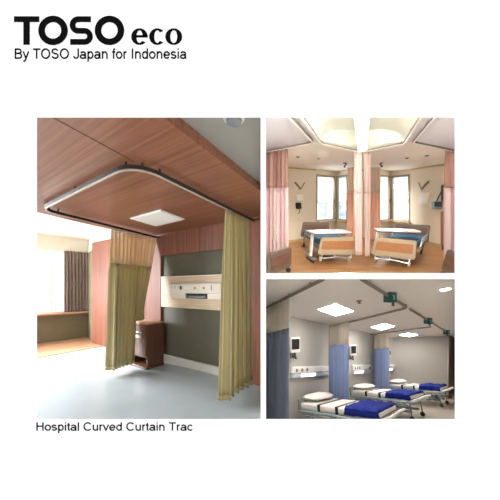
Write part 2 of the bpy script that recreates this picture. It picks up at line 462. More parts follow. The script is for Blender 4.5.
def arc(cx, cy, rx, ry, a0, a1, n=14):
    return [(cx+rx*math.cos(math.radians(a0+(a1-a0)*i/n)), cy+ry*math.sin(math.radians(a0+(a1-a0)*i/n))) for i in range(n+1)]
GLYPH = {   # advance, strokes on an em grid
 'B': (.667, [[(.11,0),(.11,.716)], [(.11,.67),(.36,.67)]+arc(.36,.525,.18,.145,90,-90)+[(.11,.38)], [(.36,.38)]+arc(.39,.2125,.19,.1675,90,-90)+[(.11,.045)]]),
 'y': (.5, [[(.05,.519),(.255,.02)], [(.46,.519),(.255,.0),(.2,-.12),(.14,-.165),(.05,-.165)]]),
 'T': (.611, [[(.02,.67),(.59,.67)], [(.305,.67),(.305,0)]]), 'O': (.778, [arc(.389,.358,.30,.32,0,360,28)]),
 'S': (.667, [arc(.325,.53,.21,.145,12,260)+arc(.345,.2,.225,.16,98,-172)]),
 'J': (.5, [[(.4,.716),(.4,.2)]+arc(.23,.2,.17,.155,0,-180)]),
 'a': (.556, [arc(.27,.36,.18,.115,160,0)+[(.45,.1),(.49,0)], arc(.25,.155,.18,.12,0,360,20), [(.45,.3),(.28,.275)]]),
 'p': (.556, [[(.11,.519),(.11,-.2)], arc(.29,.26,.18,.22,0,360,22)]), 'd': (.556, [[(.45,.716),(.45,0)], arc(.27,.26,.18,.22,0,360,22)]),
 'n': (.556, [[(.11,.519),(.11,0)], arc(.28,.3,.17,.175,180,0)+[(.45,0)]]), 'u': (.556, [[(.11,.519),(.11,.21)]+arc(.28,.21,.17,.17,180,360), [(.45,.519),(.45,0)]]),
 'f': (.278, [[(.13,0),(.13,.58)]+arc(.23,.58,.10,.1,180,80), [(.02,.48),(.26,.48)]]), 'o': (.556, [arc(.278,.26,.205,.22,0,360,24)]),
 'r': (.333, [[(.11,.519),(.11,0)], arc(.26,.32,.15,.155,180,75)]), 'I': (.278, [[(.14,0),(.14,.716)]]),
 'e': (.556, [arc(.28,.26,.205,.22,0,322,24), [(.08,.26),(.485,.26)]]), 's': (.5, [arc(.24,.375,.155,.105,12,262)+arc(.25,.155,.17,.11,98,-168)]),
 'i': (.222, [[(.11,0),(.11,.519)], [(.11,.63),(.11,.716)]]), 'H': (.722, [[(.12,0),(.12,.716)], [(.6,0),(.6,.716)], [(.12,.385),(.6,.385)]]),
 't': (.278, [[(.14,.66),(.14,.13)]+arc(.225,.13,.085,.085,180,285), [(.02,.48),(.26,.48)]]), 'l': (.222, [[(.11,0),(.11,.716)]]),
 'C': (.722, [arc(.38,.358,.3,.32,38,322,24)]), 'v': (.5, [[(.04,.519),(.25,.03),(.46,.519)]]), 'c': (.5, [arc(.27,.26,.2,.22,42,318,20)]),
}
def line_of_text(name, s, x0, x1, ybase, em, label, wt=.106):
    """raised sans lettering, one part per letter; x0..x1 on the wall grid"""
    tot = sum(GLYPH[c][0] if c != ' ' else .278 for c in s) - .14
    kx = (x1-x0)/tot; org = board_pt((x0+x1)/2, ybase)
    t = thing(name, label, 'lettering', Matrix.Translation(org)); x = x0-.07*kx
    for c in s:
        if c == ' ': x += .278*kx; continue
        adv, strokes = GLYPH[c]; strips = []
        for st in strokes:
            P = [Vector(p) for p in st]; P = [p for i, p in enumerate(P) if i == 0 or (p-P[i-1]).length > 1e-6]
            closed = (P[0]-P[-1]).length < 1e-4; o1, o2 = [], []
            for i, p in enumerate(P):
                a = P[i-1] if i else (P[-2] if closed else None); b = P[i+1] if i < len(P)-1 else (P[1] if closed else None)
                d1 = (p-a).normalized() if a is not None else None; d2 = (b-p).normalized() if b is not None else None
                d = ((d1 if d1 is not None else d2) + (d2 if d2 is not None else d1)).normalized()
                ref = d2 if d2 is not None else d1
                m = wt/2/max(.45, d.dot(ref)); n = Vector((-d.y, d.x))*m
                o1.append((x+(p.x+n.x)*kx, ybase-(p.y+n.y)*em)); o2.append((x+(p.x-n.x)*kx, ybase-(p.y-n.y)*em))
            strips.append((o1, o2))
        mb = MB(); letter_mesh(mb, strips, org, .0012); mb.build('letter', 'ink', t, smooth=False)
        x += adv*kx
line_of_text('strapline_lettering', 'By TOSO Japan for Indonesia', 15.0, 186, 58.9, 14.3, 'line of thin black lettering ending in Indonesia on the upper white wall')
line_of_text('caption_lettering', 'Hospital Curved Curtain Trac', 36.6, 192.3, 430.6, 11.6, 'line of thin black lettering naming a hospital curtain, beneath the tall opening')

# partitions between the sets (seen edge-on from the front)
mb = MB()
mb.add([(.049*1.43,1.43,-4),(.049*12,12,-4),(.057*12,12,-4),(.057*1.43,1.43,-4),(.049*1.43,1.43,7),(.049*12,12,7),(.057*12,12,7),(.057*1.43,1.43,7)],
       [(0,3,2,1),(4,5,6,7),(0,1,5,4),(1,2,6,5),(2,3,7,6),(3,0,4,7)])
struct(mb.build('wall_centre', 'plaster', smooth=False))
def pz(y, k): return EYE+k*y
mb = MB()
mb.add([(.06*1.43,1.43,pz(1.43,.044)),(.84*1.43,1.43,pz(1.43,.044)),(.84*12,12,pz(12,.044)),(.06*12,12,pz(12,.044)),
        (.06*1.43,1.43,pz(1.43,.052)),(.84*1.43,1.43,pz(1.43,.052)),(.84*12,12,pz(12,.052)),(.06*12,12,pz(12,.052))],
       [(0,3,2,1),(4,5,6,7),(0,1,5,4),(1,2,6,5),(2,3,7,6),(3,0,4,7)])
struct(mb.build('trim_deck', 'plaster', smooth=False))
mb = MB()
mb.add([(.84*1.43,1.43,-4),(.84*12,12,-4),(.85*12,12,-4),(.85*1.43,1.43,-4),(.84*1.43,1.43,7),(.84*12,12,7),(.85*12,12,7),(.85*1.43,1.43,7)],
       [(0,3,2,1),(4,5,6,7),(0,1,5,4),(1,2,6,5),(2,3,7,6),(3,0,4,7)])
struct(mb.build('wall_outer', 'plaster', smooth=False))

# ================================================================== ROOM A: timber lined ward bay
hd = (1.5, -1)                                   # plan direction of the head wall, left to right
H0, HM, H1 = (-4.281, 6.774), (-2.138, 5.345), (0.197, 3.789)
slab('floor_vinyl', 'A', [(-9.4, 1.45), (.07, 1.45), (0.197, 3.789), (-4.281, 6.774), (-4.917, 7.588), (-9.3, 2.5)], FL, -.05, 'a_floor')
slab('floor_oak', 'A', [(-6.44, 2.58), (-4.543, 5.357), (-3.776, 6.466), (-4.281, 6.774), (-4.917, 7.588), (-9.15, 2.62)], FL, .012, 'a_oak')
wall('wall_head_left', 'A', H0, HM, FL, 1.23, 'a_wall')
wall('trim_cove', 'A', H0, HM, 1.23, 1.45, 'a_white')
r0, r1 = dist(HM, (-1.843, 5.149)), dist(HM, (-0.194, 4.050))
wall('wall_head', 'A', HM, H1, FL, 1.1, 'a_wall', thick=.08, holes=[(r0, r1, FL, .66)])
n_in = Vector((.5547, .832))                     # into the head wall
wall('wall_recess', 'A', Vector((-1.884, 5.176)) + n_in*.045, Vector((-0.161, 4.027)) + n_in*.045, FL, .7, 'a_green', thick=.03)
slab('ceiling_canopy', 'A', [(-.65, 1.45), (.155, 2.92), (0.197, 3.789), (-2.257, 5.424), (-2.949, 3.986), (-3.97, 1.45)], CA, .09, 'a_ceil')
slab('ceiling_upper', 'A', [(-.85, 1.45), (.07, 1.45), (.15, 2.95), (-.05, 3.0)], 1.19, .05, 'a_grey')
slab('ceiling_alcove', 'A', [(-3.6, 1.45), (-1.9, 5.2), (-4.281, 6.774), (-4.917, 7.588), (-9.6, 2.2), (-9.9, 1.45)], 1.45, .05, 'a_white')
mb = MB(); mb.sweep([P3('A', (-1.279, 1.599), 1.0985), P3('A', (-1.009, 2.174), 1.0985)], .007, .003); struct(mb.build('trim_seam', 'cab', smooth=False))
# window side
wn = Vector((.761, -.649))                       # from the window wall into the room
W0, W1 = (-9.18, 2.6), (-4.917, 7.588)
wall('wall_left_lower', 'A', W0, W1, FL, -.74, 'a_sage')
wall('wall_left_upper', 'A', W0, W1, 1.05, 1.45, 'a_cream')
wall('wall_return', 'A', W1, H0, FL, 1.05, 'a_sage', side=1)
wall('wall_return_upper', 'A', W1, H0, 1.05, 1.45, 'a_cream', side=1)
slab('trim_sill', 'A', [W0, W1, Vector(W1)+wn*.16, Vector(W0)+wn*.16], -.74, .04, 'a_oak')
# the daylight window: frame, mullions, panes
WL = dist(W0, W1); wdir = (Vector(W1)-Vector(W0)).normalized()
win = bpy.data.objects.new('window_1', None); COL.objects.link(win); struct(win)
win.matrix_world = frame(P3('A', W0, -.7), (wdir.x, wdir.y, 0), (-wdir.y, wdir.x, 0))
fm = MB(); fm.box((0, 0, 0), (WL, .05, .05)); fm.box((0, 0, 1.7), (WL, .05, 1.75))
for s in (0, 1.4, 2.8, 4.1, dist(W0, (-5.512, 6.891)), WL-.05): fm.box((s, 0, .05), (s+.05, .05, 1.7))
struct(fm.build('window_frame', 'a_white', win, smooth=False))
struct(MB().box((.03, .02, .03), (WL-.03, .028, 1.72)).build('window_glass', 'glass', win, smooth=False))
curtain('window_curtain', 'A', [Vector((-5.314, 7.123))+wn*.1, Vector((-4.943, 7.558))+wn*.1], 1.06, -.69, 'taupe grey curtain drawn to the side of the bright window above the ledge', 7, .045,
        [('drop', -.69, 'taupe')], seed=3, flare=1.0)
# skirting in the recess
p, q = Vector((-1.835, 5.143)), Vector((-0.194, 4.050))
wall('baseboard_head', 'A', p, q, FL, -1.36, 'a_skirt', thick=.04)
# pale board with the service console
L = dist((-1.830, 5.140), (-0.203, 4.055))
t = thing('headboard_panel', 'pale beech board set across the dark olive recess of the timber wall', 'wall panel', onwall('A', (-1.830, 5.140), hd, -.384))
MB().box((0, 0, 0), (L, .042, .609)).build('board', 'a_beech', t, bevel=.004)
MB().box((0, -.006, .602), (L, .042, .616)).build('top_edge', 'cream', t, smooth=False)
c0 = (-1.557, 4.958); L = dist(c0, (-0.456, 4.224))
t = thing('bedhead_console', 'long cream service console with sockets and a dark slot on the pale beech board', 'medical console', onwall('A', c0, hd, -.2))
mb = MB(); mb.rbox((0, -.055, .1), (L, -.001, .28), .012); mb.rbox((.0, -.045, .0), (dist(c0, (-1.187, 4.712)), -.001, .11), .01)
mb.rbox((dist(c0, (-0.722, 4.401)), -.045, 0), (L, -.001, .11), .01); mb.build('body', 'cream', t)
MB().box((-.01, -.075, .268), (L+.01, -.001, .285)).build('top_lip', 'a_skirt', t, bevel=.004)
a, b = dist(c0, (-1.169, 4.699)), dist(c0, (-0.736, 4.410))
MB().box((a, -.02, .01), (b, -.001, .1)).build('slot', 'black', t)
MB().rbox((a+.05, -.05, .02), (b-.03, -.015, .06), .01).build('tray', 'grey_matt', t)
for hp in ((-1.519, 4.933), (-1.436, 4.877), (-1.350, 4.820)): MB().box((dist(c0, hp), -.059, .19), (dist(c0, hp)+.05, -.054, .24)).build('socket', 'a_skirt', t, bevel=.003)
MB().box((dist(c0, (-1.298, 4.785)), -.06, .17), (dist(c0, (-1.256, 4.757)), -.054, .24)).build('switch', 'black', t, bevel=.003)
for hp in ((-1.199, 4.719), (-1.120, 4.667)): MB().box((dist(c0, hp), -.059, .18), (dist(c0, hp)+.05, -.054, .235)).build('socket', 'white', t, bevel=.003)
for hp in ((-0.968, 4.565), (-0.782, 4.441)): MB().cyl((dist(c0, hp), -.066, .2), (dist(c0, hp), -.054, .2), .022, 14).build('gas_outlet', 'a_oak', t)
MB().box((dist(c0, (-0.644, 4.349)), -.06, .16), (dist(c0, (-0.624, 4.336)), -.054, .25)).build('switch', 'grey_matt', t, bevel=.003)
# curtain track and cloth
RA = [(0.068, 3.936), (-0.965, 2.072), (-2.771, 3.314), (-1.931, 5.207)]
rail('curved_curtain_rail', 'A', RA, 1.05, 'curved dark curtain track looping under the timber laminate ceiling', None, w=.035, hh=.034, rad=.27, hangers=7, lipw=.5)
curtain('bay_curtain', 'A', [(-2.380, 4.296), (-2.142, 4.825)], 1.02, -1.40, 'yellow green curtain with beige net top hanging straight beside the wooden cabinet', 7, .055,
        [('netting', .43, 'olive_net'), ('drop', -1.34, 'olive'), ('hem', -1.40, 'olive')], 'olive bed curtains', seed=5, flare=1.5, gather=lambda u, w: u*(1-.16*w)-.10*w)
curtain('bay_curtain', 'A', [(-2.142, 4.825), (-1.960, 5.240)], 1.02, -.63, 'yellow green curtain end gathered in and swept aside behind the wooden cabinet', 5, .04,
        [('netting', .43, 'olive_net'), ('drop', -.63, 'olive')], 'olive bed curtains', seed=8, flare=.8, gather=lambda u, w: u*(1-.6*min(1, w*1.2))-.15*min(1, w*1.2))
curtain('bay_curtain', 'A', [(-0.311, 3.245), (-0.030, 3.750)], 1.02, -1.44, 'full length yellow olive curtain hanging beside the pale console board at the wall end', 6, .05,
        [('drop', -1.38, 'olive'), ('hem', -1.44, 'olive')], 'olive bed curtains', seed=11, flare=1.5, gather=lambda u, w: u+(u-.75)*.22*w)
# bedside cabinet
t = thing('bedside_cabinet', 'dark brown wooden cabinet with drawer standing between curtain and olive recess', 'cabinet', onfloor('A', (-2.37, 4.93), hd))
w_, d_, h_ = .57, .36, .84
mb = MB(); mb.box((0, 0, .04), (.02, d_, h_-.02)); mb.box((w_-.02, 0, .04), (w_, d_, h_-.02)); mb.box((.02, d_-.015, .04), (w_-.02, d_, h_-.02))
mb.box((.02, .005, .2), (w_-.02, d_-.015, .22)); mb.box((.02, .005, .62), (w_-.02, d_-.015, .635)); mb.build('carcass', 'cab', t, smooth=False)
MB().rbox((-.015, -.02, h_-.02), (w_+.015, d_, h_+.005), .008).build('top_panel', 'a_oak', t)
MB().box((-.03, -.04, 0), (w_+.02, d_, .04)).build('plinth', 'cab', t, bevel=.006)
dr = MB().box((.022, -.015, .64), (w_-.022, .3, h_-.025)).build('drawer', 'cab', t, bevel=.004)
MB().rbox((.18, -.035, .655), (.42, -.012, .675), .006).build('handle', 'rail_light', dr)
dr = MB().box((.022, -.015, .225), (w_-.022, .005, .615)).build('door', 'cab', t, bevel=.004)
MB().rbox((.14, -.035, .555), (.42, -.012, .6), .006).build('handle', 'rail_light', dr)
# ceiling fittings
c = P3('A', (-1.454, 3.929), CA)
q = [P3('A', p, CA)-c for p in ((-1.886, 3.929), (-1.251, 3.499), (-1.036, 3.974), (-1.662, 4.421))]
t = thing('ceiling_panel_light', 'square unlit pale light panel in the timber laminate ceiling', 'ceiling light', Matrix.Translation(c))
MB().prism([v + Vector((0, 0, -.0005)) for v in q], (0, 0, -.012)).build('frame', 'white', t, smooth=False)
MB().prism([v*.93 + Vector((0, 0, -.0125)) for v in q], (0, 0, -.004)).build('diffuser', 'diff_off', t, smooth=False)
t = thing('smoke_detector', 'round grey detector on the plain grey ceiling beyond the timber edge', 'smoke detector', Matrix.Translation(P3('A', (-0.112, 1.745), 1.19)))
MB().lathe([(.075, -.001), (.075, -.012), (.062, -.02)]).build('base', 'a_skirt', t)
MB().lathe([(.055, -.02), (.052, -.038), (.03, -.046), (.005, -.047)]).build('sensor_head', 'grey_matt', t)

# ================================================================== ROOM B: two beds by a bay window
# shell: raked floor and ceiling, two angled window bays with a pier between them
B1, B2, B3, B4 = (1.26, 8.35), (2.34, 8.92), (3.36, 9.75), (3.52, 8.95)
B5, B6, B7, B8 = (4.60, 8.95), (5.40, 9.62), (5.70, 8.85), (5.85, 7.65)
B0 = (.47, 7.95)
slab('floor_wood', 'B', [(.30, 4.86), (4.05, 4.86), (8.0, 9.6), (5.7, 10.0), (3.3, 10.1), (.3, 9.2)], FL, -.05, 'b_floor')
for nm, p, q in (('wall_back_left', B0, B1), ('wall_back_left', B1, B2), ('wall_pier', B4, B5), ('wall_back_right', B7, B8), ('wall_side_right', B8, (6.05, 7.1))):
    wall(nm, 'B', p, q, FL, CB, 'b_wall')
    wall('baseboard_back', 'B', Vector(p)+Vector((-(Vector(q)-Vector(p)).y, (Vector(q)-Vector(p)).x)).normalized()*-.012, Vector(q)+Vector((-(Vector(q)-Vector(p)).y, (Vector(q)-Vector(p)).x)).normalized()*-.012, FL, FL+.09, 'b_trim', thick=.012)
    wall('trim_cornice', 'B', Vector(p)+Vector((-(Vector(q)-Vector(p)).y, (Vector(q)-Vector(p)).x)).normalized()*-.014, Vector(q)+Vector((-(Vector(q)-Vector(p)).y, (Vector(q)-Vector(p)).x)).normalized()*-.014, CB-.045, CB, 'b_trim', thick=.013)
def bay_window(k, p, q, a, b):
    """window k in the wall p-q between distances a and b: wall round it, frame, sill, glass"""
    L = dist(p, q)
    wall('wall_bay', 'B', p, q, FL, CB, 'b_wall', holes=[(a, b, -.84, .84)])
    s = SLOPE['B']; d = (Vector(q)-Vector(p)).normalized()
    w_ = bpy.data.objects.new('window_%d' % k, None); COL.objects.link(w_); struct(w_)
    org = P3('B', along(p, q, a), -.84); w_.matrix_world = Matrix.Translation(org)
    def bar(s0, s1, h0, h1, t0, t1):
        n = Vector((-d.y, d.x)); out = []
        for s_, h_ in ((s0,h0),(s1,h0),(s1,h1),(s0,h1)):
            c = along(p, q, s_) + n*t0; out.append(Vector((c.x, c.y, zz('B', along(p, q, s_).y, h_))) - org)
        return out, (n.x*(t1-t0), n.y*(t1-t0), 0)
    f = MB()
    for s0, s1, h0, h1 in ((a, b, -.84, -.79), (a, b, .77, .84), (a, a+.05, -.79, .77), (b-.05, b, -.79, .77)): f.prism(*bar(s0, s1, h0, h1, -.02, .05))
    struct(f.build('window_frame', 'b_frame', w_, smooth=False))
    f = MB(); f.prism(*bar(a+.03, b-.03, -.82, .8, .012, .018)); struct(f.build('window_glass', 'glass', w_, smooth=False))
    f = MB(); f.prism(*bar(max(0, a-.06), min(L, b+.06), -.9, -.84, -.1, .02)); struct(f.build('window_sill', 'b_trim', w_, smooth=False))
    f = MB(); f.cyl((along(p, q, b-.06).x-org.x, along(p, q, b-.06).y-org.y-.03, zz('B', along(p, q, b-.06).y, -.2)-org.z), (along(p, q, b-.06).x-org.x, along(p, q, b-.06).y-org.y-.03, zz('B', along(p, q, b-.06).y, -.05)-org.z), .018, 8)
    struct(f.build('window_handle', 'dark', w_))
bay_window(2, B2, B3, .04, dist(B2, B3)-.1)
bay_window(3, B3, B4, .06, dist(B3, B4)-.06)
bay_window(4, B5, B6, .06, dist(B5, B6)-.06)
bay_window(5, B6, B7, .06, dist(B6, B7)-.05)
# ceiling: left and right fields, back field, raised vault with tympanum
VL0, VL1, VC, VR1, VR0 = (.255, 2.25), (1.308, 4.640), (2.407, 5.421), (2.877, 4.640), (1.74, 2.25)
slab('ceiling_left', 'B', [(.09, 1.6), VL0, VL1, (1.155, 4.582), (0.312, 5.574)], CB, .05, 'b_tile')
slab('ceiling_right', 'B', [VR0, (1.91, 2.25), (4.807, 5.722), (2.987, 4.582), VR1], CB, .05, 'b_tile')
slab('ceiling_back', 'B', [(0.312, 5.574), (1.155, 4.582), VL1, VC, VR1, (2.987, 4.582), (4.807, 5.722), (7.4, 9.4), (5.5, 10.0), (3.3, 10.1), (.3, 9.2)], CB, .05, 'b_ceil')
# vault
NU, NV = 24, 6; RISE = .40
def vault_pt(i, j):
    u = -1+2*i/NU; f = j/NV
    a = Vector(VL0).lerp(Vector(VR0), i/NU)
    e = Vector(VL1).lerp(Vector(VC), (u+1)) if u < 0 else Vector(VC).lerp(Vector(VR1), u)
    p = a.lerp(e, f); return p, RISE*math.sqrt(max(0, 1-u*u))
mb = MB(); vs = []
for j in range(NV+1):
    for i in range(NU+1):
        p, g = vault_pt(i, j); vs.append(P3('B', p, CB+.0+g))
mb.add(vs, [(j*(NU+1)+i, j*(NU+1)+i+1, (j+1)*(NU+1)+i+1, (j+1)*(NU+1)+i) for j in range(NV) for i in range(NU)])
o = struct(mb.build('ceiling_vault', 'b_vault'))
mb = MB(); vs = []
for i in range(NU+1):
    p, g = vault_pt(i, NV); vs += [P3('B', p, CB-.002), P3('B', p, CB+g+.002)]
mb.add(vs, [(2*i, 2*i+2, 2*i+3, 2*i+1) for i in range(NU)])
struct(mb.build('wall_tympanum', 'b_vault', smooth=False))
# lit strip along the middle of the vault
s0, s1 = Vector((1.0, 2.25)), Vector(VC)+Vector((-.03, -.14))
t = thing('strip_light', 'long lit ceiling strip running down the middle of the white vault', 'ceiling light', Matrix.Translation(P3('B', s1, CB)))
o_ = P3('B', s1, CB)
MB().sweep([P3('B', s0, CB+.1)-o_, P3('B', s1, CB+.1)-o_], .2, .1).build('housing', 'white', t, smooth=False)
MB().sweep([P3('B', s0, CB+.0)-o_, P3('B', s1, CB+.0)-o_], .17, .1).build('diffuser', 'lamp_b', t, smooth=False)
# tracks
R = 'cream ceiling curtain tracks in the two bed room'
kw = dict(w=.034, hh=.03, rad=.22, mats=('c_rail', 'white'), hangers=3)
rail('curtain_rail', 'B', [(0.364, 5.353), (1.140, 4.488), (0.458, 3.012)], 1.0, 'pale curtain track bending above the pink curtain beside the cream wall with the dark box', R, **kw)
rail('curtain_rail', 'B', [(2.267, 5.297), (1.291, 4.545), (0.662, 3.125), (0.534, 2.841)], 1.0, 'pale curtain track along the vault edge nearer the wall with the dark box', R, **kw)
rail('curtain_rail', 'B', [(2.458, 5.297), (2.800, 4.545), (2.125, 3.125), (1.989, 2.841)], 1.0, 'pale curtain track along the vault edge nearer the wall with the grey blue monitor', R, **kw)
rail('curtain_rail', 'B', [(4.452, 5.376), (2.926, 4.488), (2.241, 3.012)], 1.0, 'pale curtain track bending above the pink curtain beside the brown locker', R, **kw)
for x, w0 in ((346.5, -1), (380, 1)):
    t = thing('rail_hanger', 'dark rail hanger under the ceiling by the %s peach curtain' % ('left' if w0 < 0 else 'right'), 'bracket', Matrix.Translation(P3('B', ((x-250)/250*7.3, 7.3), 1.0)), 'dark rail hangers')
    MB().tube([(.06*-w0*-1, 0, .03), (0, 0, 0), (-.07*w0*-1, 0, -.1)], .022, 8).build('arm', 'dark', t)
    MB().cyl((.06*w0, 0, .032), (.06*w0, 0, .02), .04, 10).build('foot_plate', 'dark', t)
# cloth
G = 'pink bed curtains in the two bed room'
curtain('pink_curtain', 'B', [(0.314, 5.411), (0.743, 4.950)], .98, -1.2, 'pink and white striped curtain by the wall with the small black box', 6, .05,
        [('netting', .21, 'pink_net'), ('drop', -1.2, 'pink')], G, seed=21, flare=1.0)
curtain('pink_curtain', 'B', [(4.041, 5.155), (4.522, 5.435)], .98, -1.32, 'pale pink striped curtain with netting top, beside the brown locker', 4, .05,
        [('netting', .21, 'pink_net'), ('drop', -1.32, 'pink')], G, seed=22, flare=1.0)
G = 'peach curtains by the window pier'
curtain('peach_curtain', 'B', [(3.02, 7.75), (3.42, 7.78)], .95, -1.28, 'peach curtain hanging beside the window above the bed with the white table leg', 5, .045,
        [('netting', .15, 'peach_net'), ('drop', -1.28, 'peach')], G, seed=23, flare=1.0)
curtain('peach_curtain', 'B', [(3.62, 7.78), (4.04, 7.75)], .95, -1.28, 'peach curtain hanging beside the window above the bed with the blue side showing', 5, .045,
        [('netting', .15, 'peach_net'), ('drop', -1.28, 'peach')], G, seed=24, flare=1.0)
G = 'pale centre curtains under the vault point'
curtain('centre_curtain', 'B', [(2.214, 5.297), (2.403, 5.388)], .98, -1.22, 'narrow pale rose curtain, left one of the close pair under the vault point', 3, .04,
        [('netting', .1, 'rose'), ('drop', -1.22, 'rose')], G, seed=25, flare=.9, gather=lambda u, w: .5+(u-.5)*(1-.35*w)+.12*w)
curtain('centre_curtain', 'B', [(2.436, 5.365), (2.553, 5.274)], .98, -1.24, 'narrow pale rose curtain, right one of the close pair under the vault point', 3, .04,
        [('netting', .1, 'rose'), ('drop', -1.24, 'rose')], G, seed=26, flare=.9, gather=lambda u, w: .5+(u-.5)*(1-.35*w)-.02*w)
# beds
def board_outline(w, z0, z1, inset, rad, n=5):
    c = [(0, z0), (w, z0), (w-inset, z1), (inset, z1)]; out = []
    P = [Vector((a, b)) for a, b in c]
    for i in range(4):
        a, b, d = P[i-1], P[i], P[(i+1) % 4]; u = (a-b).normalized()*rad; v = (d-b).normalized()*rad
        for k in range(n+1):
            f = k/n; out.append((b+u)*(1-f)**2 + b*2*f*(1-f) + (b+v)*f*f)
    return out
def end_board(t, name, x, w, z0, z1, ins_mat, face, shell='bed_shell'):
    ol = board_outline(w, z0, z1, .05, .05)
    b = MB().prism([(x, p.x, p.y) for p in ol], (.05, 0, 0)).build(name, shell, t, bevel=.008)
    zi0, zi1 = z0+(z1-z0)*.3, z1-(z1-z0)*.2
    ol = board_outline(w*.84, zi0, zi1, .015, .02)
    for xx in ((x-.006,) if face < 0 else (x+.05,)) if face else (x-.006, x+.05):
        MB().prism([(xx, p.x+w*.08, p.y) for p in ol], (.006, 0, 0)).build('inset_panel', ins_mat, b, smooth=False)
    return b
BW, BL = .88, 2.05
def ward_bed(p, d, label, group):
    t = thing('hospital_bed', label, 'bed', onfloor('B', p, d), group)
    w = BW
    end_board(t, 'footboard', 0, w, .18, .575, 'bed_inset', 0)
    end_board(t, 'headboard', BL-.05, w, .3, .74, 'bed_dark', 0, 'bed_shell_dark')
    MB().rbox((.06, .06, .36), (BL-.06, w-.06, .49), .05, 4).build('mattress', 'blue_matt', t)
    f = MB(); f.box((.05, .08, .29), (BL-.05, .14, .36)); f.box((.05, w-.14, .29), (BL-.05, w-.08, .36))
    for x in (.1, .7, 1.4, BL-.16): f.box((x, .1, .30), (x+.06, w-.1, .34))
    f.build('bed_frame', 'grey_matt', t, bevel=.006)
    for y in (.02, w-.02):
        s = MB(); s.tube([(.55, y, .36), (.6, y, .56), (1.5, y, .56), (1.58, y, .36)], .014, 8); s.tube([(.57, y, .46), (1.55, y, .46)], .012, 8)
        for x in (.8, 1.05, 1.3): s.tube([(x, y, .38), (x, y, .56)], .01, 6)
        s.build('side_rail', 'steel', t)
    c = MB(); c.tube([(.02, .1, .18), (.02, w-.1, .18)], .016, 8); c.tube([(-.03, .12, .1), (-.03, w*.5, .13), (-.03, w-.12, .1)], .016, 8)
    for y in (.1, w*.55, w-.1): c.tube([(.02, y, .2), (-.03, y, .1)], .013, 6)
    c.build('foot_linkage', 'chrome', t)
    u = MB(); u.box((.35, .2, .16), (BL-.4, .26, .22)); u.box((.35, w-.26, .16), (BL-.4, w-.2, .22))
    u.tube([(.4, .23, .2), (.75, .23, .31)], .02, 6); u.tube([(.4, w-.23, .2), (.75, w-.23, .31)], .02, 6)
    u.tube([(1.4, .23, .2), (1.7, .23, .31)], .02, 6); u.tube([(1.4, w-.23, .2), (1.7, w-.23, .31)], .02, 6); u.build('lift_base', 'grey_matt', t)
    for x in (.1, BL-.12):
        for y in (.1, w-.1):
            l = MB().tube([(x, y, .3), (x, y, .12)], .022, 8).build('leg', 'grey_matt', t)
            MB().cyl((x, y-.022, .06), (x, y+.022, .06), .06, 16).build('caster', 'white' if x < 1 else 'dark', l)
    return t
G = 'wood ended hospital beds in the two bed room'
ward_bed((2.445, 5.844), (-.014, 1), 'taupe and wood ended bed with blue mattress, its table leg standing white on the outside', G)
ward_bed((3.475, 5.321), (.665, .747), 'taupe and wood ended bed turned so its blue mattress side shows, below the monitor wall', G)
# the ends of two more beds, cut by the frame
def bed_end(p, q, label):
    L = dist(p, q); d = Vector(q)-Vector(p)
    t = thing('hospital_bed', label, 'bed', onfloor('B', p, d), G)
    ol = board_outline(L, .12, .52, .03, .07)
    b = MB().prism([(a.x, 0, a.y) for a in ol], (0, .05, 0)).build('headboard', 'bed_shell_dark', t, bevel=.01)
    ol = board_outline(L*.8, .2, .44, .015, .03)
    for y in (-.005, .05): MB().prism([(a.x+L*.1, y, a.y) for a in ol], (0, .005, 0)).build('inset_panel', 'bed_dark', b, smooth=False)
    for x in (.08, L-.08):
        l = MB().tube([(x, .025, .14), (x, .025, .08)], .02, 8).build('leg', 'grey_matt', t); MB().cyl((x-.02, .025, .05), (x+.02, .025, .05), .05, 14).build('caster', 'dark', l)
bed_end((.30, 4.35), (.86, 5.12), 'brown bed end board nearest the striped pink curtain, cut off by the opening edge')
bed_end((3.68, 4.86), (3.46, 4.22), 'brown bed end board below the pale pink curtain, cut off by the opening edge')
# overbed tables
def overbed(p, d, label, col_x):
    t = thing('overbed_table', label, 'table', onfloor('B', p, d), 'overbed tables')
    w, dp, z = .93, .55, .66
    ol = [v for v in rounded([(0, 0), (w, 0)], .1)]
    o = MB()
    pts = []
    for cx, cy, a0 in ((w-.1, .1, -PI/2), (w-.1, dp-.1, 0), (.1, dp-.1, PI/2), (.1, .1, PI)):
        for k in range(7): a = a0+PI/2*k/6; pts.append((cx+.1*math.cos(a), cy+.1*math.sin(a), z))
    o.prism(pts, (0, 0, .025)); o.build('table_top', 'table', t, bevel=.004)
    e = MB(); e.prism([(x*1.012-.006, y*1.02-.006, z-.014) for x, y, _ in pts], (0, 0, .013)); e.build('edge_band', 'cab', t)
    MB().rbox((col_x-.03, dp*.5-.05, .1), (col_x+.03, dp*.5+.05, z-.014), .015).build('column', 'white', t)
    b = MB(); b.rbox((col_x-.05, .0, .05), (col_x+.05, dp, .11), .015); b.build('base', 'grey_matt', t)
    for y in (.05, dp-.05):
        MB().cyl((col_x-.02, y, .035), (col_x+.02, y, .035), .035, 12).build('caster', 'dark', t)
overbed((1.41, 5.76), (1, .10), 'white topped overbed table with thick white column standing free of the bed end', .07)
overbed((3.05, 6.15), (.95, -.2), 'white topped overbed table over the bed with the blue mattress side showing', .05)
